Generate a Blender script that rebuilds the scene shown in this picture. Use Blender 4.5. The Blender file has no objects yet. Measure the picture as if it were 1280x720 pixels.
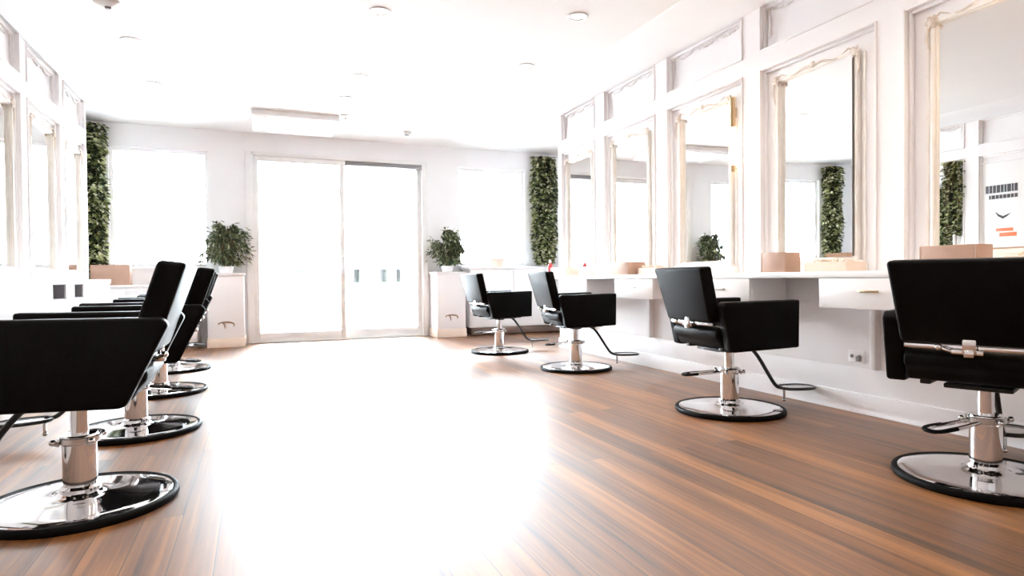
import bpy, bmesh, math, random
from mathutils import Vector, Matrix
C = bpy.context.scene.collection
R = math.radians
rnd = random.Random(7)
EYE = 0.9
XR, XL, YB, ZC = 3.63, -1.80, 9.75, 3.03      # right panelling, left panelling, back wall, ceiling

# ------------------------------------------------------------------ materials
def mat(name, col, rough=.5, metal=0., spec=.5, **kw):
    m = bpy.data.materials.new(name); m.use_nodes = True
    b = m.node_tree.nodes['Principled BSDF']
    b.inputs['Base Color'].default_value = (*col, 1); b.inputs['Roughness'].default_value = rough
    b.inputs['Metallic'].default_value = metal; b.inputs['Specular IOR Level'].default_value = spec
    for k, v in kw.items(): b.inputs[k.replace('_', ' ')].default_value = v
    return m
def N(m, t, **kw):
    n = m.node_tree.nodes.new(t)
    for k, v in kw.items(): setattr(n, k, v)
    return n
def noisy(m, scale, c1, c2, bump=0., dist=.01, stretch=(1, 1, 1), rough=None):
    """procedural variation: noise-driven colour and bump in object space"""
    nt = m.node_tree; L = nt.links; b = nt.nodes['Principled BSDF']
    tc = N(m, 'ShaderNodeTexCoord'); mp = N(m, 'ShaderNodeMapping'); mp.inputs['Scale'].default_value = stretch
    no = N(m, 'ShaderNodeTexNoise'); no.inputs['Scale'].default_value = scale; no.inputs['Detail'].default_value = 5
    L.new(tc.outputs['Object'], mp.inputs['Vector']); L.new(mp.outputs['Vector'], no.inputs['Vector'])
    cr = N(m, 'ShaderNodeValToRGB'); cr.color_ramp.elements[0].color = (*c1, 1); cr.color_ramp.elements[1].color = (*c2, 1)
    cr.color_ramp.elements[0].position = .3; cr.color_ramp.elements[1].position = .7
    L.new(no.outputs['Fac'], cr.inputs['Fac']); L.new(cr.outputs['Color'], b.inputs['Base Color'])
    if bump:
        bp = N(m, 'ShaderNodeBump'); bp.inputs['Strength'].default_value = bump; bp.inputs['Distance'].default_value = dist
        L.new(no.outputs['Fac'], bp.inputs['Height']); L.new(bp.outputs['Normal'], b.inputs['Normal'])
    return m
def emit(name, col, s):
    m = bpy.data.materials.new(name); m.use_nodes = True
    b = m.node_tree.nodes['Principled BSDF']; b.inputs['Base Color'].default_value = (*col, 1)
    b.inputs['Emission Color'].default_value = (*col, 1); b.inputs['Emission Strength'].default_value = s
    return m

M = {}
M['wall'] = noisy(mat('white_wall_paint', (.86, .86, .87), .55), 3, (.85, .85, .862), (.875, .873, .882))
M['panel'] = noisy(mat('white_panel_paint', (.86, .845, .85), .42), 4, (.85, .83, .84), (.87, .855, .86))
M['ceil'] = noisy(mat('ceiling_paint', (.86, .86, .86), .7), 2, (.85, .85, .855), (.87, .87, .87))
M['lacquer'] = noisy(mat('white_lacquer', (.88, .875, .88), .28), 2, (.87, .865, .87), (.89, .885, .89))
M['greyw'] = mat('pale_grey_metal', (.62, .61, .60), .4, .3)
M['alu'] = noisy(mat('door_frame_metal', (.82, .81, .80), .4, .1), 6, (.80, .79, .78), (.84, .83, .82))
M['darkgrey'] = mat('grey_track', (.22, .21, .21), .5)
M['niche'] = mat('grey_niche_lining', (.36, .36, .39), .6)
M['cream'] = noisy(mat('cream_gilt_moulding', (.85, .81, .76), .38, .0), 9, (.82, .77, .71), (.88, .85, .81))
M['orn'] = noisy(mat('aged_ornament_plaster', (.68, .60, .52), .5), 20, (.58, .50, .43), (.80, .73, .66))
M['relief'] = noisy(mat('white_plaster_relief', (.8, .77, .76), .55), 20, (.74, .71, .70), (.85, .83, .82))
M['emblem'] = mat('bronze_emblem', (.30, .20, .13), .5, .3)
M['tan'] = noisy(mat('tan_leatherette', (.45, .28, .20), .55), 5, (.42, .255, .18), (.48, .305, .22), .1, .002)
M['beige'] = noisy(mat('pale_beige_tray', (.78, .64, .53), .5), 5, (.75, .61, .50), (.81, .67, .56))
M['brass'] = mat('brass', (.50, .37, .22), .3, 1.)
M['chrome'] = mat('chrome', (.80, .80, .81), .07, 1.)
M['brushed'] = mat('brushed_steel', (.62, .61, .60), .22, 1.)
M['rubber'] = mat('black_rubber', (.003, .003, .0035), .55, 0, .08)
M['blackmetal'] = mat('black_metal', (.008, .008, .009), .35, 0, .35)
M['mirror'] = mat('mirror_silver', (.93, .94, .93), .008, 1.)
M['dark'] = mat('dark_brown_plinth', (.12, .075, .055), .5)
M['stem'] = noisy(mat('plant_stem', (.16, .10, .05), .7), 30, (.13, .08, .04), (.2, .13, .07))
M['soil'] = mat('potting_soil', (.05, .035, .025), .9)
M['red'] = mat('red_plastic', (.60, .05, .06), .35)
M['refl_dark'] = mat('dark_reflection', (.05, .05, .06), .6)
M['orange'] = mat('orange_reflection', (.75, .18, .07), .5)
M['kerb'] = mat('kerb_stone', (.035, .032, .03), .8)
M['concrete'] = noisy(mat('pale_paving', (.62, .61, .60), .8), .8, (.58, .57, .56), (.66, .65, .64))
M['facade'] = noisy(mat('pale_facade', (.7, .7, .7), .8), .5, (.66, .66, .66), (.74, .74, .74))
M['darkglass'] = mat('dark_shop_bay', (.52, .53, .52), .7)
M['lamp'] = emit('frosted_lamp_tube', (1., .84, .66), 1.2)
M['bulb'] = emit('downlight_diffuser', (1., .97, .93), .3)

v = mat('black_vinyl', (.0025, .0025, .003), .46, 0, .08)
noisy(v, 260, (.002, .002, .0024), (.003, .003, .0034), .10, .0006); M['vinyl'] = v

def leaf_mat(name, cols):
    m = mat(name, cols[1], .45, 0, .4); nt = m.node_tree; L = nt.links
    g = N(m, 'ShaderNodeNewGeometry'); cr = N(m, 'ShaderNodeValToRGB'); e = cr.color_ramp.elements
    e[0].color = (*cols[0], 1); e[1].color = (*cols[-1], 1); e[1].position = .95
    for i, c in enumerate(cols[1:-1]):
        k = e.new((i+1)/(len(cols)-1)); k.color = (*c, 1)
    L.new(g.outputs['Random Per Island'], cr.inputs['Fac'])
    L.new(cr.outputs['Color'], nt.nodes['Principled BSDF'].inputs['Base Color'])
    return m
M['ivy'] = leaf_mat('ivy_leaves', [(.008, .014, .004), (.022, .038, .009), (.10, .13, .03), (.42, .45, .20), (.80, .80, .58)])  # darkest and palest tones paint in leaf gaps and backlit highlights
M['fern'] = leaf_mat('plant_leaves', [(.016, .03, .014), (.042, .07, .032), (.14, .18, .075), (.46, .49, .30)])

g = bpy.data.materials.new('clear_glass'); g.use_nodes = True
nt = g.node_tree; nt.nodes.remove(nt.nodes['Principled BSDF'])
tr = N(g, 'ShaderNodeBsdfTransparent'); gl = N(g, 'ShaderNodeBsdfGlossy'); gl.inputs['Roughness'].default_value = .01
fr = N(g, 'ShaderNodeFresnel'); fr.inputs['IOR'].default_value = 1.45; mx = N(g, 'ShaderNodeMixShader')
tr.inputs['Color'].default_value = (.97, .985, .98, 1)
nt.links.new(fr.outputs[0], mx.inputs[0]); nt.links.new(tr.outputs[0], mx.inputs[1]); nt.links.new(gl.outputs[0], mx.inputs[2])
nt.links.new(mx.outputs[0], nt.nodes['Material Output'].inputs['Surface']); M['glass'] = g

def floor_material():
    m = mat('polished_wood_planks', (.2, .09, .035), .25, 0, .5); nt = m.node_tree; L = nt.links; b = nt.nodes['Principled BSDF']
    tc = N(m, 'ShaderNodeTexCoord')
    mp = N(m, 'ShaderNodeMapping'); mp.inputs['Rotation'].default_value = (0, 0, R(90)); L.new(tc.outputs['Object'], mp.inputs['Vector'])
    br = N(m, 'ShaderNodeTexBrick'); br.offset = .37; br.offset_frequency = 2
    for k, val in (('Color1', (0, 0, 0, 1)), ('Color2', (1, 1, 1, 1)), ('Mortar', (.5, .5, .5, 1)), ('Scale', 1.), ('Mortar Size', .0016), ('Mortar Smooth', .1), ('Bias', 0.), ('Brick Width', 2.7), ('Row Height', .135)):
        br.inputs[k].default_value = val
    L.new(mp.outputs['Vector'], br.inputs['Vector'])
    # grain: noise stretched along the boards, shifted from board to board
    sep = N(m, 'ShaderNodeSeparateXYZ'); L.new(tc.outputs['Object'], sep.inputs[0])
    off = N(m, 'ShaderNodeMath', operation='MULTIPLY'); off.inputs[1].default_value = 37.; L.new(br.outputs['Color'], off.inputs[0])
    cy = N(m, 'ShaderNodeMath', operation='ADD'); L.new(sep.outputs['Y'], cy.inputs[0]); L.new(off.outputs[0], cy.inputs[1])
    cmb = N(m, 'ShaderNodeCombineXYZ'); L.new(sep.outputs['X'], cmb.inputs['X']); L.new(cy.outputs[0], cmb.inputs['Y'])
    ms = N(m, 'ShaderNodeMapping'); ms.inputs['Scale'].default_value = (26, .75, 1); L.new(cmb.outputs[0], ms.inputs['Vector'])
    g1 = N(m, 'ShaderNodeTexNoise'); g1.inputs['Scale'].default_value = 1.6; g1.inputs['Detail'].default_value = 8; g1.inputs['Roughness'].default_value = .62
    g1.inputs['Distortion'].default_value = .6; L.new(ms.outputs[0], g1.inputs['Vector'])
    ms2 = N(m, 'ShaderNodeMapping'); ms2.inputs['Scale'].default_value = (9, .28, 1); L.new(cmb.outputs[0], ms2.inputs['Vector'])
    g2 = N(m, 'ShaderNodeTexNoise'); g2.inputs['Scale'].default_value = 1.5; g2.inputs['Detail'].default_value = 3; L.new(ms2.outputs[0], g2.inputs['Vector'])
    a1 = N(m, 'ShaderNodeMath', operation='MULTIPLY_ADD'); a1.inputs[1].default_value = .48; L.new(g1.outputs['Fac'], a1.inputs[0])
    a0 = N(m, 'ShaderNodeMath', operation='MULTIPLY'); a0.inputs[1].default_value = .52; L.new(g2.outputs['Fac'], a0.inputs[0]); L.new(a0.outputs[0], a1.inputs[2])
    a2 = N(m, 'ShaderNodeMath', operation='MULTIPLY_ADD'); a2.inputs[1].default_value = .13; L.new(br.outputs['Color'], a2.inputs[0]); L.new(a1.outputs[0], a2.inputs[2])
    cr = N(m, 'ShaderNodeValToRGB'); e = cr.color_ramp.elements
    e[0].position = .41; e[0].color = FLOOR_COLS[0]; e[1].position = .68; e[1].color = FLOOR_COLS[3]
    k = e.new(.50); k.color = FLOOR_COLS[1]; k = e.new(.60); k.color = FLOOR_COLS[2]
    L.new(a2.outputs[0], cr.inputs['Fac'])
    mixm = N(m, 'ShaderNodeMix', data_type='RGBA'); mixm.inputs['B'].default_value = (.03, .013, .006, 1)
    L.new(br.outputs['Fac'], mixm.inputs['Factor']); L.new(cr.outputs['Color'], mixm.inputs['A']); L.new(mixm.outputs['Result'], b.inputs['Base Color'])
    rr = N(m, 'ShaderNodeMapRange'); rr.inputs['To Min'].default_value = FLOOR_ROUGH[0]; rr.inputs['To Max'].default_value = FLOOR_ROUGH[1]
    L.new(g1.outputs['Fac'], rr.inputs['Value']); L.new(rr.outputs[0], b.inputs['Roughness'])
    bp = N(m, 'ShaderNodeBump'); bp.inputs['Strength'].default_value = .12; bp.inputs['Distance'].default_value = .002
    hs = N(m, 'ShaderNodeMath', operation='SUBTRACT'); L.new(g1.outputs['Fac'], hs.inputs[0]); L.new(br.outputs['Fac'], hs.inputs[1])
    L.new(hs.outputs[0], bp.inputs['Height']); L.new(bp.outputs['Normal'], b.inputs['Normal'])
    b.inputs['Coat Weight'].default_value = .8; b.inputs['Coat Roughness'].default_value = .43
    return m
FLOOR_COLS = [(.040, .0135, .0034, 1), (.125, .043, .0085, 1), (.205, .075, .0135, 1), (.32, .127, .026, 1)]
FLOOR_ROUGH = (.46, .58)
M['floor'] = floor_material()

# ------------------------------------------------------------------ mesh helpers
class MB:
    """collects shapes into ONE bmesh -> one object"""
    def __init__(s): s.bm = bmesh.new()
    def box(s, x0, x1, y0, y1, z0, z1, bev=0., seg=2):
        b = bmesh.new(); bmesh.ops.create_cube(b, size=1)
        bmesh.ops.transform(b, verts=b.verts, matrix=Matrix.Translation(((x0+x1)/2, (y0+y1)/2, (z0+z1)/2)) @ Matrix.Diagonal((abs(x1-x0), abs(y1-y0), abs(z1-z0), 1)))
        if bev: bmesh.ops.bevel(b, geom=b.edges[:], offset=bev, segments=seg, profile=.5, affect='EDGES')
        return s._take(b)
    def _take(s, b, mtx=None):
        if mtx is not None: bmesh.ops.transform(b, verts=b.verts, matrix=mtx)
        me = bpy.data.meshes.new('tmp'); b.to_mesh(me); b.free(); s.bm.from_mesh(me); bpy.data.meshes.remove(me); return s
    def prism(s, pts, axis, a, b_, bev=0., seg=3):
        """polygon pts in the plane across axis ('x','y','z'), from a to b_"""
        b = bmesh.new()
        def P(u, w, t): return {'x': (t, u, w), 'y': (u, t, w), 'z': (u, w, t)}[axis]
        A = [b.verts.new(P(u, w, a)) for u, w in pts]; B = [b.verts.new(P(u, w, b_)) for u, w in pts]
        n = len(pts); b.faces.new(A); b.faces.new(B[::-1])
        for i in range(n): b.faces.new((A[i], B[i], B[(i+1) % n], A[(i+1) % n]))
        bmesh.ops.recalc_face_normals(b, faces=b.faces)
        if bev: bmesh.ops.bevel(b, geom=b.edges[:], offset=bev, segments=seg, profile=.5, affect='EDGES', clamp_overlap=True)
        return s._take(b)
    def hull(s, v8, bev=0., seg=3):
        """v8: 4 bottom corners then 4 top corners (same order)"""
        b = bmesh.new(); V = [b.verts.new(p) for p in v8]
        for f in ((3, 2, 1, 0), (4, 5, 6, 7), (0, 1, 5, 4), (1, 2, 6, 5), (2, 3, 7, 6), (3, 0, 4, 7)): b.faces.new([V[i] for i in f])
        bmesh.ops.recalc_face_normals(b, faces=b.faces)
        if bev: bmesh.ops.bevel(b, geom=b.edges[:], offset=bev, segments=seg, profile=.5, affect='EDGES')
        return s._take(b)
    def lathe(s, prof, seg=48, mtx=None, closed=False):
        b = bmesh.new(); rings = []
        for r, z in prof:
            if r < 1e-6: rings.append([b.verts.new((0, 0, z))])
            else: rings.append([b.verts.new((r*math.cos(2*math.pi*i/seg), r*math.sin(2*math.pi*i/seg), z)) for i in range(seg)])
        pr = list(zip(rings, rings[1:])) + ([(rings[-1], rings[0])] if closed else [])
        for p, q in pr:
            for i in range(seg):
                j = (i+1) % seg
                if len(p) == 1 and len(q) == 1: continue
                if len(p) == 1: b.faces.new((p[0], q[j], q[i]))
                elif len(q) == 1: b.faces.new((p[i], p[j], q[0]))
                else: b.faces.new((p[i], p[j], q[j], q[i]))
        bmesh.ops.recalc_face_normals(b, faces=b.faces)
        return s._take(b, mtx)
    def tube(s, pts, r, seg=10, closed=False, sub=0, flat=1.):
        P = [Vector(p) for p in pts]
        for _ in range(sub):                       # corner rounding
            Q = []; n = len(P)
            for i in range(n if closed else n-1):
                a, c = P[i], P[(i+1) % n]; Q += [a.lerp(c, .25), a.lerp(c, .75)]
            if not closed: Q = [P[0]] + Q + [P[-1]]
            P = Q
        n = len(P); b = bmesh.new(); rings = []; up = None
        for i in range(n):
            t = ((P[(i+1) % n]-P[i-1]) if closed or 0 < i < n-1 else (P[1]-P[0] if i == 0 else P[-1]-P[-2])).normalized()
            if up is None: up = Vector((0, 0, 1)) if abs(t.z) < .9 else Vector((1, 0, 0))
            u = (up - t*up.dot(t)); u = u.normalized() if u.length > 1e-5 else t.orthogonal().normalized(); up = u; w = t.cross(u)
            rr = r if not isinstance(r, (list, tuple)) else r[min(len(r)-1, round(i*(len(r)-1)/max(1, n-1)))]
            rings.append([b.verts.new(P[i] + u*(rr*flat*math.cos(2*math.pi*k/seg)) + w*(rr*math.sin(2*math.pi*k/seg))) for k in range(seg)])
        for i in range(n if closed else n-1):
            p, q = rings[i], rings[(i+1) % n]
            for k in range(seg): b.faces.new((p[k], p[(k+1) % seg], q[(k+1) % seg], q[k]))
        if not closed: b.faces.new(rings[0][::-1]); b.faces.new(rings[-1])
        bmesh.ops.recalc_face_normals(b, faces=b.faces)
        return s._take(b)
    def ball(s, p, r, sc=(1, 1, 1), seg=12):
        b = bmesh.new(); bmesh.ops.create_uvsphere(b, u_segments=seg, v_segments=max(6, seg//2), radius=r)
        return s._take(b, Matrix.Translation(p) @ Matrix.Diagonal((*sc, 1)))
    def leaf(s, p, d, up, L, W, fold=.25):
        d = d.normalized(); sd = d.cross(up)
        sd = sd.normalized() if sd.length > 1e-4 else d.orthogonal().normalized(); n = sd.cross(d).normalized()
        bm = s.bm; V = [bm.verts.new(q) for q in (p, p+d*L*.45+sd*W*.5+n*L*.06, p+d*L*.45-n*W*fold*.5, p+d*L*.45-sd*W*.5+n*L*.06, p+d*L)]
        bm.faces.new((V[0], V[2], V[1])); bm.faces.new((V[0], V[3], V[2])); bm.faces.new((V[1], V[2], V[4])); bm.faces.new((V[2], V[3], V[4]))
        return s
    def build(s, name, m, parent=None, smooth=35, loc=None, rz=None):
        me = bpy.data.meshes.new(name); s.bm.to_mesh(me); s.bm.free()
        if smooth:
            me.polygons.foreach_set('use_smooth', [True]*len(me.polygons)); me.set_sharp_from_angle(angle=R(smooth))
        me.materials.append(m); o = bpy.data.objects.new(name, me); C.objects.link(o)
        if parent is not None: o.parent = parent
        if loc is not None: o.location = loc
        if rz is not None: o.rotation_euler.z = rz
        return o
def tag(o, label=None, cat=None, group=None, kind=None):
    for k, val in (('label', label), ('category', cat), ('group', group), ('kind', kind)):
        if val: o[k] = val
    return o
def thing(name, loc, label, cat, group=None, rz=0.):
    o = bpy.data.objects.new(name, None); C.objects.link(o); o.location = loc; o.rotation_euler.z = rz; o.empty_display_size = .1
    return tag(o, label, cat, group)
def struct(name, mb, m, parent=None, smooth=0, kind='structure'):
    o = mb.build(name, m, parent, smooth)
    if parent is None: o['kind'] = kind
    return o
def copy_tree(o, parent=None):
    c = o.copy(); C.objects.link(c)
    if parent is not None: c.parent = parent
    for ch in list(o.children): copy_tree(ch, c)
    return c

# ------------------------------------------------------------------ the room shell
Y0 = -3.4                                           # wall behind the camera
struct('floor', MB().box(-3.2, 5.5, Y0, YB+.2, -.06, 0), M['floor'])
struct('ceiling', MB().box(-3.2, 5.5, Y0, YB+.2, ZC, ZC+.1), M['ceil'])
WL = (-1.80, -.60, 1.10, 2.72); WR = (3.07, 4.24, 1.12, 2.72); DR = (-.05, 2.49, 0, 2.74)
b = MB(); xs = -3.2
for x0, x1, z0, z1 in (WL, DR, WR):
    b.box(xs, x0, YB, YB+.2, 0, ZC)
    if z0: b.box(x0, x1, YB, YB+.2, 0, z0)
    b.box(x0, x1, YB, YB+.2, z1, ZC); xs = x1
b.box(xs, 5.5, YB, YB+.2, 0, ZC); struct('wall_back', b, M['wall'])
struct('wall_rear', MB().box(-3.2, 5.5, Y0-.15, Y0, 0, ZC), M['wall'])
struct('wall_left', MB().box(-3.2, XL-.05, Y0, 8.6, 0, ZC), M['panel'])
struct('wall_left_return', MB().box(-3.2, -3.05, 8.6, YB, 0, ZC), M['wall'])
struct('wall_right', MB().box(XR+.05, 5.5, Y0, 7.25, 0, ZC), M['panel'])
struct('wall_right_return', MB().box(5.35, 5.5, 7.25, YB, 0, ZC), M['wall'])

# panelling: front layer with recesses, a bead round every recess
def panelling(name, bead_name, xf, xb, sgn, pil, yend0, yend1):
    """pil: pilaster spans in y (ascending); recesses lie between them; sgn=+1 when the room is towards -x"""
    b = MB(); d = MB()
    for y0, y1 in pil: b.box(xf, xb, y0, y1, .3, 3.0)
    for (a0, a1), (c0, c1) in zip(pil, pil[1:]):
        b.box(xf, xb, a1, c0, 2.48, 2.64); b.box(xf, xb, a1, c0, 2.97, 3.0); b.box(xf, xb, a1, c0, .3, .925)
        for z0, z1 in ((.925, 2.48), (2.64, 2.97)):
            w = .014; o = .012*sgn
            for (p0, p1, q0, q1) in ((a1-w, a1, z0-w, z1+w), (c0, c0+w, z0-w, z1+w), (a1, c0, z1, z1+w), (a1, c0, z0-w, z0)):
                d.box(min(xf-o, xf+.004*sgn), max(xf-o, xf+.004*sgn), p0, p1, q0, q1, .004, 2)
            # inner stepped moulding of the recess
            for (p0, p1, q0, q1) in ((a1, a1+.022, z0, z1), (c0-.022, c0, z0, z1), (a1+.022, c0-.022, z1-.022, z1)):
                d.box(min(xf+.022*sgn, xb), max(xf+.022*sgn, xb), p0, p1, q0, q1, .005, 2)
    struct(name, b, M['panel']); struct(bead_name, d, M['panel'], smooth=35)
PR = [(2.59-1.17*k, 2.79-1.17*k) for k in range(5, 0, -1)] + [(2.59, 2.79), (3.75, 3.96), (4.93, 5.15), (6.08, 6.32), (7.14, 7.25)]
PL = [(6.37-1.12*k, 6.57-1.12*k) for k in range(8, 0, -1)] + [(6.37, 6.57), (7.5, 7.68), (8.5, 8.6)]
panelling('trim_1', 'trim_2', XR, XR+.05, 1, PR, Y0, 7.25)
panelling('trim_3', 'trim_4', XL, XL-.05, -1, PL, Y0, 8.6)
# sloping cornices between ceiling and panelling
struct('trim_5', MB().prism([(3.06, ZC), (3.08, ZC-.012), (3.3, ZC-.022), (3.58, ZC-.06), (XR+.06, ZC-.06), (XR+.06, ZC)], 'y', Y0, 7.25), M['wall'], smooth=40)
struct('trim_6', MB().prism([(-1.23, ZC), (-1.25, ZC-.012), (-1.47, ZC-.022), (-1.75, ZC-.06), (XL-.06, ZC-.06), (XL-.06, ZC)], 'y', Y0, 8.6), M['wall'], smooth=40)
b = MB().box(XR-.012, XR+.06, Y0, 7.26, 0, .13, .006).box(XR+.004, XR+.06, Y0, 7.255, .13, .30, .006)
struct('baseboard_right', b, M['panel'], smooth=35)
b = MB().box(XL-.06, XL+.012, Y0, 8.61, 0, .13, .006).box(XL-.06, XL-.004, Y0, 8.605, .13, .30, .006)
struct('baseboard_left', b, M['panel'], smooth=35)
b = MB()
for x0, x1 in ((-3.05, -.13), (2.57, 5.35)): b.box(x0, x1, YB-.018, YB+.01, 0, .12, .005)
struct('baseboard_back', b, M['wall'], smooth=35)

# windows
def window(n, x0, x1, z0, z1):
    w = MB()
    t = .045
    for p in ((x0, x0+t, z0, z1), (x1-t, x1, z0, z1), (x0+t, x1-t, z1-t, z1), (x0+t, x1-t, z0, z0+t)): w.box(p[0], p[1], YB+.06, YB+.12, p[2], p[3], .004, 1)
    o = struct('window_%d' % n, w, M['wall'])
    MB().box(x0+t, x1-t, YB+.085, YB+.093, z0+t, z1-t).build('pane', M['glass'], o, 0)
    MB().box(x0-.03, x1+.03, YB-.06, YB+.06, z0-.03, z0, .006).build('window_sill', M['wall'], o)
window(1, *WL); window(2, *WR)

# sliding glass door
x0, x1, _, z1 = DR; xm = 1.22
w = MB().box(x0-.07, x0+.035, YB-.035, YB+.13, 0, z1+.02, .006).box(x1-.035, x1+.05, YB-.035, YB+.13, 0, z1+.02, .006).box(x0, x1, YB-.035, YB+.13, z1-.035, z1+.02, .006).box(x0, x1, YB-.02, YB+.13, 0, .02, .004)
dr = struct('door_1', w, M['alu'], smooth=35)
MB().box(xm+.06, x1-.035, YB-.03, YB+.02, z1-.10, z1-.035, .004).build('track', M['darkgrey'], dr)
def leaf_door(xa, xb, yf):
    w = MB(); t = .07
    w.box(xa, xa+t, yf, yf+.04, .02, z1-.035, .006).box(xb-t, xb, yf, yf+.04, .02, z1-.035, .006).box(xa+t, xb-t, yf, yf+.04, z1-.11, z1-.035, .005).box(xa+t, xb-t, yf, yf+.04, .02, .14, .005)
    o = w.build('door_leaf', M['alu'], dr); MB().box(xa+t, xb-t, yf+.016, yf+.024, .14, z1-.11).build('pane', M['glass'], o, 0); return o
lf = leaf_door(x0+.03, xm+.04, YB+.0)
leaf_door(xm-.03, x1-.03, YB+.06)
MB().tube([(xm-.0, YB-.035, .95), (xm-.0, YB-.035, 1.25)], .011).box(xm-.008, xm+.008, YB-.035, YB+.005, .96, .985).box(xm-.008, xm+.008, YB-.035, YB+.005, 1.215, 1.24).build('handle', M['greyw'], lf)

# ------------------------------------------------------------------ salon chairs
def make_chair(name, slant, lean, top, arm, rear, xb, th=.085):
    """faces +x, base centre at the origin; slant: how far the arm's rear edge runs in, lean: tan of the back's lean"""
    t = thing(name, (0, 0, 0), 'x', 'chair')
    bs = MB().lathe([(.336, .008), (.336, .024), (.325, .030), (.26, .033), (.17, .037), (.11, .042), (.084, .049), (.074, .060), (.0, .062)], 72).build('base', M['chrome'], t, 50)
    MB().lathe([(.318, .0), (.350, .0), (.3545, .006), (.3545, .020), (.349, .028), (.338, .031), (.330, .029), (.318, .02)], 72, closed=True).build('rubber_rim', M['rubber'], bs, 50)
    cl = MB().lathe([(0, .05), (.070, .05), (.071, .075), (.066, .080), (.060, .085), (.060, .250), (.066, .254), (.068, .262), (.068, .282), (.062, .290), (.034, .292), (0, .292)], 40).build('column', M['chrome'], t, 40)
    k = MB().lathe([(.069, .258), (.075, .26), (.075, .28), (.069, .282)], 40, closed=True)
    for a in (.6, 2.2, 3.9, 5.3):
        p = Vector((.078*math.cos(a), .078*math.sin(a), .27)); q = p*1.0; q.x *= 1.22; q.y *= 1.22
        k.tube([p*.95, q], .009).ball(q, .013)
    k.build('collar', M['brushed'], cl)
    MB().lathe([(0, .285), (.031, .285), (.031, .415), (0, .415)], 32).build('piston', M['chrome'], t, 40)
    # pump pedal: a flattened loop reaching out from the collar
    pts = [(-.06, .028, .262), (-.15, .034, .25), (-.255, .05, .236), (-.30, .02, .232), (-.285, -.03, .232), (-.15, -.034, .25), (-.06, -.028, .262)]
    pl = MB().tube(pts, .009, 8, sub=2).build('pump_lever', M['chrome'], t); pl.rotation_euler.z = R(-30)
    MB().tube([(-.19, .045, .247), (-.262, .055, .238), (-.306, .02, .235), (-.29, -.034, .235), (-.2, -.04, .246)], .0125, 8, sub=2, flat=.7).build('pedal_grip', M['rubber'], pl)
    MB().box(-.17, .17, -.12, .12, .412, .432, .006).box(-.2, .2, -.2, -.16, .425, .447, .004).box(-.2, .2, .16, .2, .425, .447, .004).lathe([(0, .395), (.055, .395), (.07, .414), (0, .414)], 24).build('seat_plate', M['blackmetal'], t)
    # seat: cushion with a rolled rear edge, built as one rounded profile
    sx = -.255
    prof = [(sx+.03, .445), (.275, .455), (.285, .50), (.285, .545), (.255, .575), (.1, .578), (-.12, .57), (sx+.06, .585), (sx+.01, .582), (sx-.022, .555), (sx-.022, .52), (sx+.012, .485)]
    MB().prism(prof, 'y', -.245, .245, .014, 3).build('seat', M['vinyl'], t, 40)
    for s in (1, -1):
        za = arm; y0, y1 = (.25, .325) if s > 0 else (-.325, -.25)
        rr = .028
        pr = [(rear+rr, za), (.29, za+.006), (.285, .445), (rear+slant+.02, .43), (rear+slant*.97-.002, .437), (rear+.004, za-rr)]
        MB().prism(pr, 'y', y0, y1, .013, 4).build('armrest', M['vinyl'], t, 40)
    # backrest: tapered leaning slab
    zb = .615; hb, ht = .245, .276; xt = xb - lean*(top-zb); dz = th*lean*.35
    v8 = [(xb-th, -hb, zb-dz*.2), (xb, -hb, zb), (xb, hb, zb), (xb-th, hb, zb-dz*.2), (xt-th, -ht, top-dz), (xt, -ht, top), (xt, ht, top), (xt-th, ht, top-dz)]
    bk = MB().hull(v8, .018, 4).build('backrest', M['vinyl'], t, 40)
    sh = .038
    # chrome back rail and recline bracket in the gap under the backrest
    MB().box(xb-th*.75, xb-th*.45, -.235, .235, zb-.024, zb-.006, .003).build('back_rail', M['chrome'], bk)
    br = MB().box(xb-th-.006, xb-th+.006, -.024, .024, zb-.035, zb+.045, .004).box(xb-th-.012, xb-th*.3, -.018, .018, zb-.05, zb-.02, .005).tube([(xb-th+.01, -.045, zb-.03), (xb-th+.01, .06, zb-.03)], .011).tube([(xb-th+.01, .06, zb-.03), (xb-th-.02, .10, zb-.012)], .008).ball((xb-th-.02, .10, zb-.012), .014)
    br.build('recline_bracket', M['chrome'], bk)
    # footrest: one bar from under the seat bends forward into a long looped tread with a short stop below
    ft = MB().tube([(.12, 0, .425), (.20, 0, .40), (.345, 0, .18), (.38, 0, .14), (.42, 0, .128)], .0125, 10, sub=2).tube([(.41, -.03, .127), (.45, -.085, .126), (.672, -.085, .122), (.672, .085, .122), (.45, .085, .126), (.41, .03, .127)], .0105, 10, True, sub=2).build('footrest', M['blackmetal'], t)
    MB().box(.45, .66, -.078, .078, .121, .129, .003).build('tread', M['brushed'], ft)
    MB().tube([(.445, 0, .125), (.445, 0, .045)], .009).ball((.445, 0, .042), .012).build('stop_post', M['brushed'], ft)
    return t
def put(o, x, y, a, label, group):
    o.location = (x, y, 0); o.rotation_euler.z = R(a); tag(o, label, 'chair', group)
cr_ = make_chair('salon_chair', .07, .26, .965, .742, -.29, -.235)
GR = 'black salon chairs along the right counter'; GL = 'black salon chairs along the left counter'
put(cr_, 2.93, 3.32, -5, 'black salon chair standing alone mid right, its back and chrome footrest both in full view', GR)
put(copy_tree(cr_), 2.936, 1.732, 21, 'large black salon chair seen from behind, nearest of the chairs at the right counter', GR)
put(copy_tree(cr_), 2.916, 5.47, -6, 'black salon chair at right counter, overlapping the smaller chair nearest the sliding door', GR)
put(copy_tree(cr_), 2.75, 7.13, 3, 'smallest black salon chair on the right, in front of the low white cabinet', GR)
cl_ = make_chair('salon_chair', .155, .33, .985, .765, -.365, -.20, .10)
LEFT = [cl_, copy_tree(cl_), copy_tree(cl_), copy_tree(cl_)]
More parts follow.
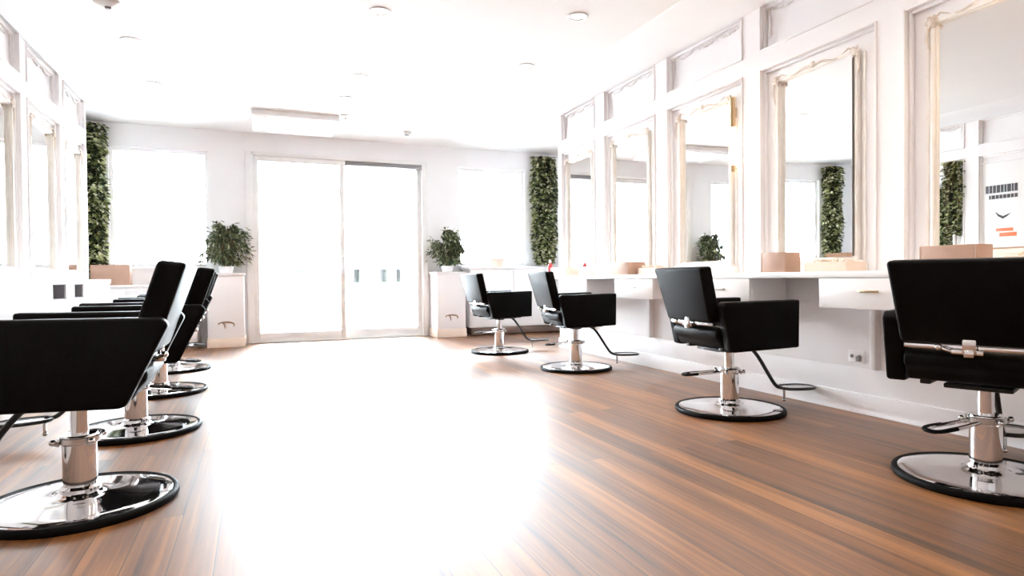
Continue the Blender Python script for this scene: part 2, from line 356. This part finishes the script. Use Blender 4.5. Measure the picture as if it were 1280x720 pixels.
put(cl_, -.67, 3.0, 180, 'big black salon chair in the left foreground with broad arm panel and whole chrome base', GL)
put(LEFT[1], -.68, 4.34, 189, 'black salon chair directly behind the left foreground chair, second along the left counter', GL)
put(LEFT[2], -.74, 5.78, 187, 'black salon chair third along the left counter, mostly hidden behind two nearer chairs', GL)
put(LEFT[3], -.80, 7.19, 187, 'black salon chair farthest along the left counter, nearest the left planter', GL)

for o, a in zip(LEFT, (95, 0, 5, 15)):
    for ch in o.children:
        if ch.name.startswith('pump_lever'): ch.rotation_euler.z = R(a)

# ------------------------------------------------------------------ right counter with drawers
XF = 3.27
t = thing('styling_counter', (XF, 2.5, .885), 'long white styling counter running below the mirrors on the right wall', 'counter')
def cadd(mb, name, m, par): 
    o = mb.build(name, m, par); o.matrix_parent_inverse = Matrix.Translation(par.location).inverted(); return o
cadd(MB().box(XF, XR+.05, Y0+.1, 7.2, .885, .925, .004), 'countertop', M['lacquer'], t)
DG = 'drawer units under the right counter'
def drawer_unit(y0, y1, label, brass):
    t = thing('drawer_unit', (XF, (y0+y1)/2, .70), label, 'drawer', DG)
    w = (y1-y0)/2
    MB().box(.022, XR-XF-.001, -w+.004, w-.004, .004, .184, .003).build('drawer_case', M['lacquer'], t)
    yl = w-.11; MB().box(XR-XF-.055, XR-XF-.001, yl-.04, yl, -.398, .004, .003).build('leg', M['lacquer'], t)
    f = MB().box(.0, .022, -w, w, 0, .181, .003).build('drawer_front', M['lacquer'], t)
    h = MB().box(-.022, -.012, -.065, .065, .098, .112, .003)
    for s in (-.05, .05): h.box(-.014, .002, s-.006, s+.006, .100, .110)
    h.build('handle', M['brass' if brass else 'greyw'], f)
drawer_unit(2.2, 2.9, 'white drawer with a brass bar handle, left of the largest right-hand chair', True)
drawer_unit(3.5, 4.12, 'white drawer under the counter, mostly hidden by the lone mid right chair', False)
drawer_unit(4.68, 5.32, 'white drawer with small grey handle above the second chair footrest', False)
drawer_unit(5.88, 6.5, 'white drawer nearest the back wall on the right counter', False)

# ------------------------------------------------------------------ mirrors
def wall_mirror(yc, side, label, group, tilt=0., w=.69, z0=1.0, z1=2.37, plain=False, base=True):
    """local frame: +x looks out of the wall into the room, y along the wall"""
    xw = XR+.05 if side > 0 else XL-.05
    t = thing('wall_mirror', (xw, yc, 0), label, 'mirror', group, rz=math.pi if side > 0 else 0.)
    h = w/2; f = MB(); q = .024
    for p in ((-h, -h+q, z0, z1), (h-q, h, z0, z1), (-h+q, h-q, z1-q, z1), (-h+q, h-q, z0, z0+q)): f.box(.0, .042, *p, .007, 3)
    for p in ((-h+q, -h+q+.008, z0+q, z1-q), (h-q-.008, h-q, z0+q, z1-q), (-h+q, h-q, z1-q-.008, z1-q), (-h+q, h-q, z0+q, z0+q+.008)): f.box(.0, .030, *p, .003, 2)
    # outer slim ribs beside the frame
    for s in (-1, 1): f.box(.0, .02, s*(h+.03)-.006, s*(h+.03)+.006, z0-.02, z1-.02, .004, 2)
    f.build('frame', M['cream'], t)
    hw = h-q-.004
    gls = MB().box(-.004, .0, -hw, hw, z0+q, z1-q); o = gls.build('mirror_glass', M['mirror'], t, 0)
    o.location = (.006+abs(math.tan(tilt))*hw, 0, 0) if tilt else (.012, 0, 0); o.rotation_euler.z = tilt
    if base:
        MB().box(.0, .052, -h-.05, h+.05, .925, z0-.018, .004).box(.0, .064, -h-.03, h+.03, z0-.02, z0, .005).build('base_rail', M['cream'], t)
    if not plain:
        for s in (-1, 1):                                     # corner rosettes with a short drop and a scroll
            a = MB(); c = Vector((.046, s*(h-.012), z1-.012)); a.ball(c, .026, (.6, 1, 1))
            for k in range(6): a.ball(c+Vector((0, .028*math.cos(k*1.047), .028*math.sin(k*1.047))), .013, (.7, 1, 1), 8)
            a.tube([c+Vector((0, s*.02, -.02)), c+Vector((0, s*.03, -.10)), c+Vector((0, s*.012, -.17))], [.009, .007, .003], 6)
            a.tube([c+Vector((0, s*.01, .0)), c+Vector((0, -s*.05, .035)), c+Vector((0, -s*.10, .012))], [.008, .007, .003], 6)
            a.build('corner_rosette', M['orn'], t)
        a = MB(); n = 14
        for s in (-1, 1):                                     # leaf garland on the top rail
            for k in range(n):
                u = (k+.5)/n*.20; p = Vector((.046, s*u, z1+.012*math.sin(u*26)))
                a.ball(p, .012-.006*k/n, (.7, 1.3, .8), 6)
        a.ball((.048, 0, z1+.012), .022, (.6, 1, 1)); a.build('crest_garland', M['orn'], t)
    return t
MG = 'tall framed mirrors above the right counter'; MGL = 'tall framed mirrors above the left counter'
MIRT = {2.11: R(.9), 3.27: R(-4.3), 4.445: R(-.8), 5.615: R(.9), 6.72: 0.}
wall_mirror(2.105, 1, 'largest framed mirror at the right edge, above the nearest right-hand chair', MG, MIRT[2.11])
wall_mirror(3.27, 1, 'tall framed mirror reflecting hanging ivy, right of the glowing wall lamp', MG, MIRT[3.27])
wall_mirror(4.445, 1, 'tall framed mirror with a wall lamp on its right, above the lone mid right chair', MG, MIRT[4.445])
wall_mirror(5.615, 1, 'framed mirror directly above the tan box beside the second right chair', MG, MIRT[5.615])
wall_mirror(6.73, 1, 'narrowest looking framed mirror on the right wall, next to the right ivy', MG, MIRT[6.72], w=.66)
wall_mirror(5.91, -1, 'cream framed mirror at the extreme left edge of the photo', MGL)
wall_mirror(7.03, -1, 'cream framed mirror on the left wall between two pilasters', MGL)
wall_mirror(8.09, -1, 'framed mirror on the left wall nearest the tall left ivy', MGL, w=.62)

# garland swags in the small upper panels
def swag(xw, sgn, y0, y1, label, group):
    a = MB(); n = 46; xx = xw-.012*sgn
    for k in range(n):
        u = k/(n-1); y = y0+.07+(y1-y0-.14)*u; z = 2.945-.030*abs(math.sin(u*math.pi*3))
        amp = .0085+.006*abs(math.sin(u*math.pi*3+.6))
        a.ball((xx, y, z+rnd.uniform(-.006, .006)), amp, (.8, rnd.uniform(.8, 1.5), rnd.uniform(.7, 1.2)), 6)
    for yy, s in ((y0+.045, 1), (y1-.045, -1)):
        a.ball((xx, yy, 2.94), .018, (.7, 1, 1), 8)
        a.tube([(xx, yy, 2.93), (xx, yy+.008*s, 2.85), (xx, yy, 2.74)], [.008, .007, .003], 6)
    o = a.build('plaster_garland', M['relief'], None); tag(o, label, 'garland', group)
SG = 'plaster garlands in the upper panels of the right wall'; SGL = 'plaster garlands in the upper panels of the left wall'
for (p, q), d in zip([(PR[k][1], PR[k+1][0]) for k in range(5, 9)], ('above the ivy-reflecting mirror, nearest the camera', 'in the panel above the mirror with the wall lamp', 'above the mirror over the tan box', 'in the farthest right panel by the back wall')):
    swag(XR+.05, 1, p, q, 'white plaster leaf garland '+d, SG)
for (p, q), d in zip([(PL[k][1], PL[k+1][0]) for k in range(7, 10)], ('in the upper panel at the left edge', 'in the middle upper panel on the left', 'in the left upper panel nearest the ivy')):
    swag(XL-.05, -1, p, q, 'white plaster leaf garland '+d, SGL)

# wall lamp: brass holder, glowing tube, brass foot
def wall_lamp(y, label, watts):
    t = thing('wall_lamp', (XR-.03, y, 1.75), label, 'lamp')
    MB().lathe([(0, .60), (.024, .60), (.026, .585), (.022, .57), (.024, .37), (.018, .36), (0, .36)], 20).box(-.006, .035, -.012, .012, .44, .52, .003).build('holder', M['brass'], t)
    MB().lathe([(0, .05), (.017, .05), (.017, .37), (0, .37)], 20).build('lamp_tube', M['lamp'], t)
    MB().lathe([(0, .0), (.020, .0), (.022, .01), (.022, .05), (0, .055)], 20).box(-.004, .035, -.008, .008, .015, .035, .002).build('foot_cap', M['brass'], t)
    l = bpy.data.lights.new('wall_lamp_glow', 'POINT'); l.energy = watts; l.color = (1., .70, .40); l.shadow_soft_size = .05
    o = bpy.data.objects.new('wall_lamp_glow', l); C.objects.link(o); o.location = (XR-.10, y, 1.95)
wall_lamp(4.03, 'slim vertical brass wall lamp glowing beside the mid right mirror', 2.)
wall_lamp(1.50, 'unseen brass wall lamp added right of the largest mirror for warm light', 6.)  # out of view, added to warm the ceiling reflected in the largest mirror

# ------------------------------------------------------------------ things on the right counter
def tray_box(x0, x1, y0, y1, z0, hgt, label, grp, m='tan', r=.02):
    t = thing('storage_box', ((x0+x1)/2, (y0+y1)/2, z0), label, 'box', grp); w, d = (x1-x0)/2, (y1-y0)/2; k = .012
    o = MB().box(-w, w, -d, -d+k, 0, hgt, .004).box(-w, w, d-k, d, 0, hgt, .004).box(-w, -w+k, -d+k, d-k, 0, hgt, .004).box(w-k, w, -d+k, d-k, 0, hgt, .004).box(-w+k, w-k, -d+k, d-k, 0, .01)
    o.build('body', M[m], t)
    MB().box(-w+k, w-k, -d+k, d-k, hgt-.02, hgt-.008, .003).build('lid', M[m], t)
    return t
BG = 'tan boxes on the counters'
tray_box(3.30, 3.44, 3.20, 3.42, .925, .135, 'tan box on the counter below the ivy-reflecting mirror', BG)
tray_box(3.30, 3.50, 5.12, 5.42, .925, .125, 'tan box on the counter above the second chair footrest', BG)
tray_box(3.30, 3.43, 1.99, 2.28, .925, .125, 'tan box on the counter behind the largest right-hand chair', BG)
tray_box(3.36, 3.54, 6.55, 6.95, .925, .10, 'pale beige box at the far end of the right counter', BG, 'beige')
def small_tray(yc, label):
    t = thing('styling_tray', (3.46, yc, .925), label, 'tray', 'shallow beige trays below the mirrors')
    MB().box(-.09, .09, -.16, .16, 0, .062, .006).build('body', M['beige'], t)
    i = MB()
    for k in range(6):
        y = -.13+.05*k; i.tube([(rnd.uniform(-.05, .05), y, .066), (rnd.uniform(-.05, .05), y+rnd.uniform(.02, .06), .078)], rnd.uniform(.006, .010), 8)
    i.build('comb', M['beige'], t)
small_tray(2.95, 'shallow beige tray beside the tan box under the ivy-reflecting mirror')
small_tray(4.9, 'shallow beige tray beside the tan box near the second right chair')
small_tray(1.75, 'shallow beige tray at the right edge behind the largest right-hand chair')
t = thing('spray_bottle', (3.42, 7.08, .925), 'small red bottle at the far counter end before the right ivy', 'bottle')
MB().lathe([(0, 0), (.03, 0), (.033, .01), (.033, .12), (.026, .145), (.014, .155), (.014, .17), (0, .17)], 20).build('body', M['red'], t)
MB().lathe([(0, .165), (.017, .165), (.017, .195), (.012, .205), (0, .205)], 16).build('cap', M['lacquer'], t)
# mains sockets under the counter
def socket(y, z, label, plug):
    t = thing('wall_socket', (XR-.001, y, z), label, 'socket', 'wall sockets under the right counter')
    MB().box(-.010, .001, -.06, .06, -.04, .04, .004).build('plate', M['lacquer'], t)
    s = MB()
    for a in (-.028, .028): s.lathe([(0, 0), (.012, 0), (.012, .003), (0, .003)], 12, Matrix.Translation((-.0135, a, 0)) @ Matrix.Rotation(R(90), 4, 'Y'))
    s.build('outlet', M['darkgrey'], t)
    if plug: MB().box(-.035, -.012, -.045, -.015, -.03, .005, .005).build('plug', M['darkgrey'], t)
socket(3.62, .39, 'white wall socket below the drawer behind the mid right footrest', False)
socket(2.92, .37, 'white wall socket with a grey plug, left of the largest right-hand chair', True)

# ------------------------------------------------------------------ left console
t = thing('styling_console', (XL, 5., 0), 'long white console with two grey open niches below the left wall mirrors', 'counter')
XC = -1.44
b = MB()
n1, n2 = (5.76, 6.12), (6.38, 6.68); YE = 7.78
ys = Y0+.1
for a, c in (n1, n2): b.box(XL, XC, ys, a, .3, .885); b.box(XL, XC, a, c, .3, .765); ys = c
b.box(XL, XC, ys, YE, .3, .885); b.box(XL, XC+.01, Y0+.1, YE+.01, .885, .925, .004); b.box(XL, XC-.05, Y0+.1, YE, .0, .3)
o = b.build('cabinet', M['lacquer'], t, 0); o.matrix_parent_inverse = Matrix.Translation(t.location).inverted()
for a, c in (n1, n2):
    o = MB().box(XC-.30, XC-.012, a, a+.006, .765, .885).box(XC-.30, XC-.012, c-.006, c, .765, .885).box(XC-.30, XC-.294, a+.006, c-.006, .765, .885).box(XC-.294, XC-.012, a+.006, c-.006, .765, .771).box(XC-.294, XC-.012, a+.006, c-.006, .879, .885).build('niche_lining', M['niche'], t, 0)
    o.matrix_parent_inverse = Matrix.Translation(t.location).inverted()
# low cabinets under the two windows and what stands on them
t = thing('low_cabinet', (-1.15, YB-.26, 0), 'low white cabinet under the left window behind the chairs', 'cabinet', 'low white cabinets under the windows')
MB().box(-.82, .42, -.20, .22, .09, .83, .005).box(-.85, .45, -.22, .23, .83, .86, .004).build('body', M['lacquer'], t); MB().box(-.80, .40, -.17, .2, 0, .09).build('plinth', M['dark'], t)
d = MB()
for a in (-.80, -.39, .02): d.box(a+.006, a+.398, -.216, -.2, .12, .80, .003)
d.build('door', M['lacquer'], t)
tray_box(-1.93, -1.50, 9.29, 9.47, .86, .26, 'large tan box on the low cabinet beside the left ivy', BG)
t = thing('low_cabinet', (3.78, YB-.26, 0), 'low white cabinet with a dark plinth under the right window', 'cabinet', 'low white cabinets under the windows')
MB().box(-.68, .75, -.20, .22, .13, 1.05, .005).box(-.70, .77, -.22, .23, 1.05, 1.085, .004).build('body', M['lacquer'], t); MB().box(-.66, 1.1, -.205, .2, .02, .125, .003).build('plinth', M['dark'], t)
for a in (-.67, .045): MB().box(a+.006, a+.70, -.216, -.2, .15, 1.03, .003).build('door', M['lacquer'], t)
t = thing('lidded_jar', (3.62, YB-.26, 1.085), 'small pale pink lidded tub on the low cabinet under the right window', 'jar')
MB().lathe([(0, 0), (.10, 0), (.115, .01), (.12, .11), (0, .115)], 28).build('body', M['beige'], t); MB().lathe([(0, .112), (.126, .112), (.128, .135), (.09, .15), (.02, .155), (.02, .175), (0, .178)], 28).build('lid', M['beige'], t)

# ------------------------------------------------------------------ plants
def ivy(x, y, zt, zb, wx, wy, label, n, L=.075, round_=0.):
    """hanging ivy curtain: a dense column of leaves over trailing stems"""
    t = thing('hanging_ivy', (x, y, zb), label, 'plant', 'columns of hanging ivy'); f = MB(); s = MB(); H = zt-zb
    for k in range(9):
        px, py = rnd.uniform(-.7, .7)*wx, rnd.uniform(-.6, .6)*wy; p = Vector((px, py, H)); pts = [p.copy()]
        for q in range(12): p = Vector((px+rnd.uniform(-.03, .03), py+rnd.uniform(-.02, .02), H*(1-(q+1)/12)+.05)); pts.append(p)
        s.tube(pts, .006, 5)
    for k in range(n):
        z = H*rnd.random(); k_ = min(1., .72+z*.5)
        a = rnd.uniform(0, 2*math.pi); rr = math.sqrt(rnd.random())*.35+.65
        if rnd.random() < .25: rr *= .6
        j = 1+.12*math.sin(z*7+a*2)
        cx, cy = math.cos(a), math.sin(a); mxx = max(abs(cx), abs(cy)); sq = .55/mxx+.45
        p = Vector((wx*cx*rr*sq*k_*j, wy*cy*rr*sq*k_*j, z))
        d = Vector((cx*.7+rnd.uniform(-.6, .6), cy*.7+rnd.uniform(-.6, .6), rnd.uniform(-1.1, .05)))
        f.leaf(p, d, Vector((rnd.uniform(-.4, .4)+cx, rnd.uniform(-.4, .4)+cy, .7)), L*rnd.uniform(.6, 1.15), L*rnd.uniform(.5, .85))
    f.build('foliage', M['ivy'], t, 0); s.build('stem', M['stem'], t)
    MB().box(-wx*.5, wx*.5, -wy*.35, wy*.4, .06, H, .01).build('light_blocker', mat('dark_blocker', (.010, .015, .007), .9) if 'blocker' not in M else M['blocker'], t)  # dark box added inside the ivy to block light between leaves
M['blocker'] = mat('dark_blocker', (.010, .015, .007), .9)
ivy(-1.97, YB-.145, 2.97, .93, .155, .10, 'tall narrow ivy column at the left end of the back wall', 3000)
ivy(4.54, YB-.145, 2.95, 1.16, .20, .10, 'tall ivy column right of the right window on the back wall', 3400)
ivy(XL+.005, 5.58, 2.47, 1.45, .035, .12, 'short ivy hanging on the left wall, seen in the largest mirror', 1000, .055)

def bush(x, y, z, rx, rz, label, n, pedestal_h):
    t = thing('potted_plant', (x, y, z), label, 'plant', 'leafy plants on the two white pedestals'); f = MB(); s = MB()
    MB().lathe([(0, .0), (.08, .0), (.10, .08), (.104, .09), (.093, .09), (.09, .08), (0, .078)], 28).build('pot', M['panel'], t)
    tips = []
    for k in range(46):
        a = rnd.uniform(0, 2*math.pi); e = rnd.uniform(-.55, 1.); rr = math.sqrt(max(0, 1-max(0, e)**2))
        tip = Vector((rx*rr*math.cos(a)*rnd.uniform(.75, 1.05), rx*rr*math.sin(a)*rnd.uniform(.75, 1.05)*.42, .10+rz*(.36+.58*e*rnd.uniform(.8, 1.1))))
        mid = Vector((tip.x*.45, tip.y*.45, .15+(tip.z-.10)*.75+.04)); pts = [Vector((tip.x*.08, tip.y*.08, .09)), mid, tip]
        s.tube(pts, [.006, .004, .002], 5); tips.append(pts)
    for k in range(n):
        p0, p1, p2 = tips[k % len(tips)]; u = rnd.random()**.6
        p = p0.lerp(p1, u*2) if u < .5 else p1.lerp(p2, u*2-1)
        p = p + Vector((rnd.gauss(0, .028), rnd.gauss(0, .028), rnd.gauss(0, .024)))
        if p.z < .03 and abs(p.x) < .27: p.z = .03+rnd.random()*.06
        d = Vector((p.x*1.6+rnd.uniform(-.25, .25), p.y*1.6+rnd.uniform(-.25, .25), rnd.uniform(-.75, .15) if p.z > .13 else rnd.uniform(-.1, .3)))
        f.leaf(p, d, Vector((rnd.uniform(-.4, .4), rnd.uniform(-.4, .4), 1)), rnd.uniform(.055, .095), rnd.uniform(.022, .038))
    f.build('foliage', M['fern'], t, 0); s.build('stem', M['stem'], t)
def pedestal(x, label):
    t = thing('planter_pedestal', (x, YB-.25, 0), label, 'pedestal', 'white planter pedestals beside the sliding door')
    w = .225
    MB().box(-w, w, -w, w, .13, .97, .005).build('body', M['panel'], t)
    MB().box(-w-.012, w+.012, -w-.012, w+.012, 0, .13, .006).build('base_trim', M['beige'], t)
    MB().box(-w-.015, w+.015, -w-.015, w+.015, .97, 1.01, .006).build('cap', M['panel'], t)
    e = MB(); y = -w-.003
    e.tube([(-.085, y, .335), (-.03, y, .345), (.03, y, .345), (.09, y, .33), (.10, y, .30), (.08, y, .285)], [.008, .010, .012, .010, .008, .004], 8, sub=1)
    e.tube([(-.04, y, .345), (-.015, y, .30), (-.02, y, .255)], [.012, .009, .004], 8, sub=1); e.tube([(-.085, y, .335), (-.10, y, .315)], .008, 6)
    e.build('emblem', M['emblem'], t)
pedestal(-.38, 'white planter pedestal left of the sliding door'); pedestal(2.79, 'white planter pedestal right of the sliding door')
bush(-.38, YB-.27, 1.012, .34, .64, 'wide leafy green plant on the pedestal left of the door', 1900, 1.01)
bush(2.79, YB-.27, 1.014, .29, .62, 'leafy dark green plant on the pedestal right of the door', 1700, 1.01)

# ------------------------------------------------------------------ left wall pieces seen only in the largest mirror
t = thing('mirror_stand_in', (XL-.05, 4.98, 1.25), 'white framed board in place of a left wall mirror, dark marks for its reflection, seen in the largest mirror', 'board')  # replaces a wall mirror; its reflected picture is built as flat marks
MB().box(0, .02, -.29, .29, 0, 1.12, .004).build('panel', M['lacquer'], t)
f = MB()
for p in ((-.30, -.28, -.02, 1.14), (.28, .30, -.02, 1.14), (-.28, .28, 1.12, 1.14), (-.28, .28, -.02, 0)): f.box(0, .032, *p, .004)
f.build('frame', M['panel'], t)
k = MB()
for r_ in range(2):
    yy = -.17
    while yy < .17:
        w = rnd.uniform(.02, .045); hh = .10 if r_ == 0 else .05; z = .72 if r_ == 0 else .64
        k.box(.019, .0225, yy, yy+w, z, z+hh); yy += w+.008
k.build('reflection_block', M['refl_dark'], t)
MB().tube([(.021, -.09, .44), (.021, -.04, .41), (.021, .0, .39), (.021, .05, .42), (.021, .09, .47)], [.002, .012, .018, .012, .002], 6).build('reflection_mark', M['refl_dark'], t)
MB().box(.019, .024, -.16, .04, .14, .19, .002).box(.019, .024, -.12, .08, .21, .25, .002).build('reflection_banner', M['orange'], t)
t = thing('tall_panel', (XL, 4.22, .93), 'tall tan wooden panel standing on the left console, seen in the largest mirror', 'panel')
MB().box(-.04, .06, -.28, .28, 0, 1.42, .01).build('board', M['tan'], t)

# ------------------------------------------------------------------ ceiling fittings
def downlight(x, y, label, grp='recessed ceiling downlights', tilt=0):
    t = thing('ceiling_downlight', (x, y, ZC), label, 'light', grp)
    MB().lathe([(.058, -.002), (.062, -.010), (.082, -.010), (.088, -.003), (.088, .001), (.058, .001)], 32, closed=True).build('trim_ring', M['greyw'], t)
    MB().lathe([(0, -.004), (.059, -.004), (.059, .0), (0, .0)], 28).build('diffuser', M['bulb'], t)
DL = [(-.987, 6.39, 'ceiling downlight at upper left, between the round sensor and the left ivy'), (-.988, 7.70, 'long pale ceiling downlight closest to the left ivy'),
      (1.00, 7.53, 'ceiling downlight just in front of the ceiling cassette'), (1.04, 6.68, 'second ceiling downlight ahead of the ceiling cassette'),
      (.94, 5.01, 'ceiling downlight at top centre of the photo'), (2.54, 5.77, 'ceiling downlight right of centre'), (2.455, 4.53, 'ceiling downlight at top right, nearest the right cornice')]
for x, y, l in DL: downlight(x, y, l)
LAMPS = [(x, y) for x, y, _ in DL] + [(-.9, 1.4), (-.9, -1.4), (.9, 1.4), (.9, -1.4), (2.5, 1.6), (2.5, 3.1), (2.5, -1.4), (-.9, 3.6), (.9, 3.2)]
for x, y in LAMPS[len(DL):]: downlight(x, y, 'unseen ceiling downlight added as fill above the front part of the salon', 'unseen front fill downlights')  # out-of-view downlights added as fill for the front of the room
t = thing('ceiling_sensor', (-1.013, 5.595, ZC), 'round ceiling sensor with a dark centre at the top left', 'sensor')
MB().lathe([(0, -.035), (.03, -.035), (.075, -.02), (.095, -.008), (.1, 0), (0, 0)], 32).build('body', M['greyw'], t); MB().lathe([(0, -.05), (.018, -.05), (.026, -.03), (0, -.03)], 20).build('lens', M['darkgrey'], t)
t = thing('air_cassette', (.51, 8.85, ZC), 'rectangular air conditioning cassette on the ceiling before the door', 'air conditioner')
MB().box(-.53, .53, -.48, .48, -.075, 0, .012).build('casing', M['ceil'], t); MB().box(-.50, .50, -.45, .45, -.081, -.073, .004).build('panel', M['lacquer'], t)
d = MB()
for s in (-1, 1): d.box(-.40, .40, s*.39-.03, s*.39+.03, -.087, -.077, .003)
d.build('louver', M['greyw'], t)
t = thing('sprinkler', (1.10, 8.32, ZC), 'small grey sprinkler head hanging at the right end of the ceiling cassette', 'sprinkler')
MB().lathe([(0, -.012), (.05, -.012), (.055, 0), (0, 0)], 24).build('plate', M['greyw'], t); MB().lathe([(0, -.10), (.035, -.10), (.035, -.094), (.010, -.09), (.012, -.05), (.02, -.04), (.02, -.01), (0, -.01)], 16).build('head', M['brushed'], t)
t = thing('smoke_detector', (2.04, 8.94, ZC), 'small square grey detector on the ceiling above the right half of the door', 'detector')
MB().box(-.055, .055, -.055, .055, -.045, 0, .012).build('body', M['greyw'], t); MB().lathe([(0, -.06), (.03, -.058), (.036, -.044), (0, -.044)], 20).build('grille', M['darkgrey'], t)

# ------------------------------------------------------------------ outside
struct('pavement', MB().box(-40, 45, YB+.2, 60, -.12, -.02), M['concrete'])
b = MB().box(-14, 2.0, 24.0, 24.25, -.02, .10, .02).box(3.2, 7.6, 24.0, 24.25, -.02, .12, .02); struct('kerb', b, M['kerb'])
t = thing('white_building', (4., 46, -.02), 'pale building across the street with a row of dark windows', 'building')
ops_ = [(-13, -12.5), (-10, -9.7), (-7, -6.6), (-1.8, -.9), (.5, 2.1), (2.5, 3.0), (4.4, 5.0), (5.6, 6.0)]
f = MB().box(-40, 40, 0, .3, 0, .7).box(-40, 40, 0, .3, 1.7, 9).box(-40, 40, .3, 6, 8.7, 9); xs = -40
for a, c in ops_: f.box(xs, a, 0, .3, .7, 1.7); xs = c
f.box(xs, 40, 0, .3, .7, 1.7).build('facade', M['facade'], t, 0)
for a, c in ops_: MB().box(a-.2, c+.2, 3, 3.1, .3, 2.1).box(a-.2, c+.2, .3, 3, .3, .4).box(a-.2, c+.2, .3, 3, 2., 2.1).box(a-.3, a-.2, .3, 3, .3, 2.1).box(c+.2, c+.3, .3, 3, .3, 2.1).build('shop_bay', M['darkglass'], t, 0)

# ------------------------------------------------------------------ light
W = bpy.data.worlds.new('bright_overcast_sky'); bpy.context.scene.world = W; W.use_nodes = True
bg = W.node_tree.nodes['Background']; bg.inputs[0].default_value = (.84, .915, 1., 1); bg.inputs[1].default_value = 31.
def portal(x0, x1, z0, z1):
    l = bpy.data.lights.new('window_daylight', 'AREA'); l.shape = 'RECTANGLE'; l.size = x1-x0; l.size_y = z1-z0; l.cycles.is_portal = True
    o = bpy.data.objects.new('window_daylight', l); C.objects.link(o); o.location = ((x0+x1)/2, YB+.25, (z0+z1)/2); o.rotation_euler = (R(-90), 0, 0)
for p in (WL, WR, DR): portal(*p)
for i, (x, y) in enumerate(LAMPS):
    l = bpy.data.lights.new('downlight_beam', 'AREA'); l.shape = 'DISK'; l.size = .11; l.energy = 2.5 if y > 4.6 else 5.5
    l.color = (1., .94, .87) if y > 4.6 else (1., .91, .80); l.spread = R(150)
    o = bpy.data.objects.new('downlight_beam', l); C.objects.link(o); o.location = (x, y, ZC-.014)

# ------------------------------------------------------------------ camera
cam = bpy.data.cameras.new('camera'); co = bpy.data.objects.new('camera', cam); C.objects.link(co)
F = 781.; cam.sensor_width = 36.; cam.lens = F/1280*36.; cam.clip_start = .05; cam.clip_end = 300
vy = Vector((320-640, -(351-360), -F)).normalized(); vx = Vector((2548-640, -(330-360), -F)); vx = (vx-vy*vx.dot(vy)).normalized(); vz = vx.cross(vy)
m3 = Matrix((vx, vy, vz))                              # rows: world axes in camera space
co.matrix_world = Matrix.Translation((0, 0, EYE)) @ m3.to_4x4()
S = bpy.context.scene; S.camera = co
S.view_settings.view_transform = 'Standard'; S.view_settings.look = 'None'; S.view_settings.gamma = 1; S.view_settings.use_curve_mapping = False
S.view_settings.exposure = .86
S.cycles.use_denoising = True; S.cycles.use_adaptive_sampling = False; S.cycles.blur_glossy = .6; S.cycles.max_bounces = 14; S.cycles.diffuse_bounces = 8; S.cycles.glossy_bounces = 12; S.cycles.transparent_max_bounces = 16
S.cycles.sample_clamp_indirect = 12; S.cycles.caustics_reflective = True
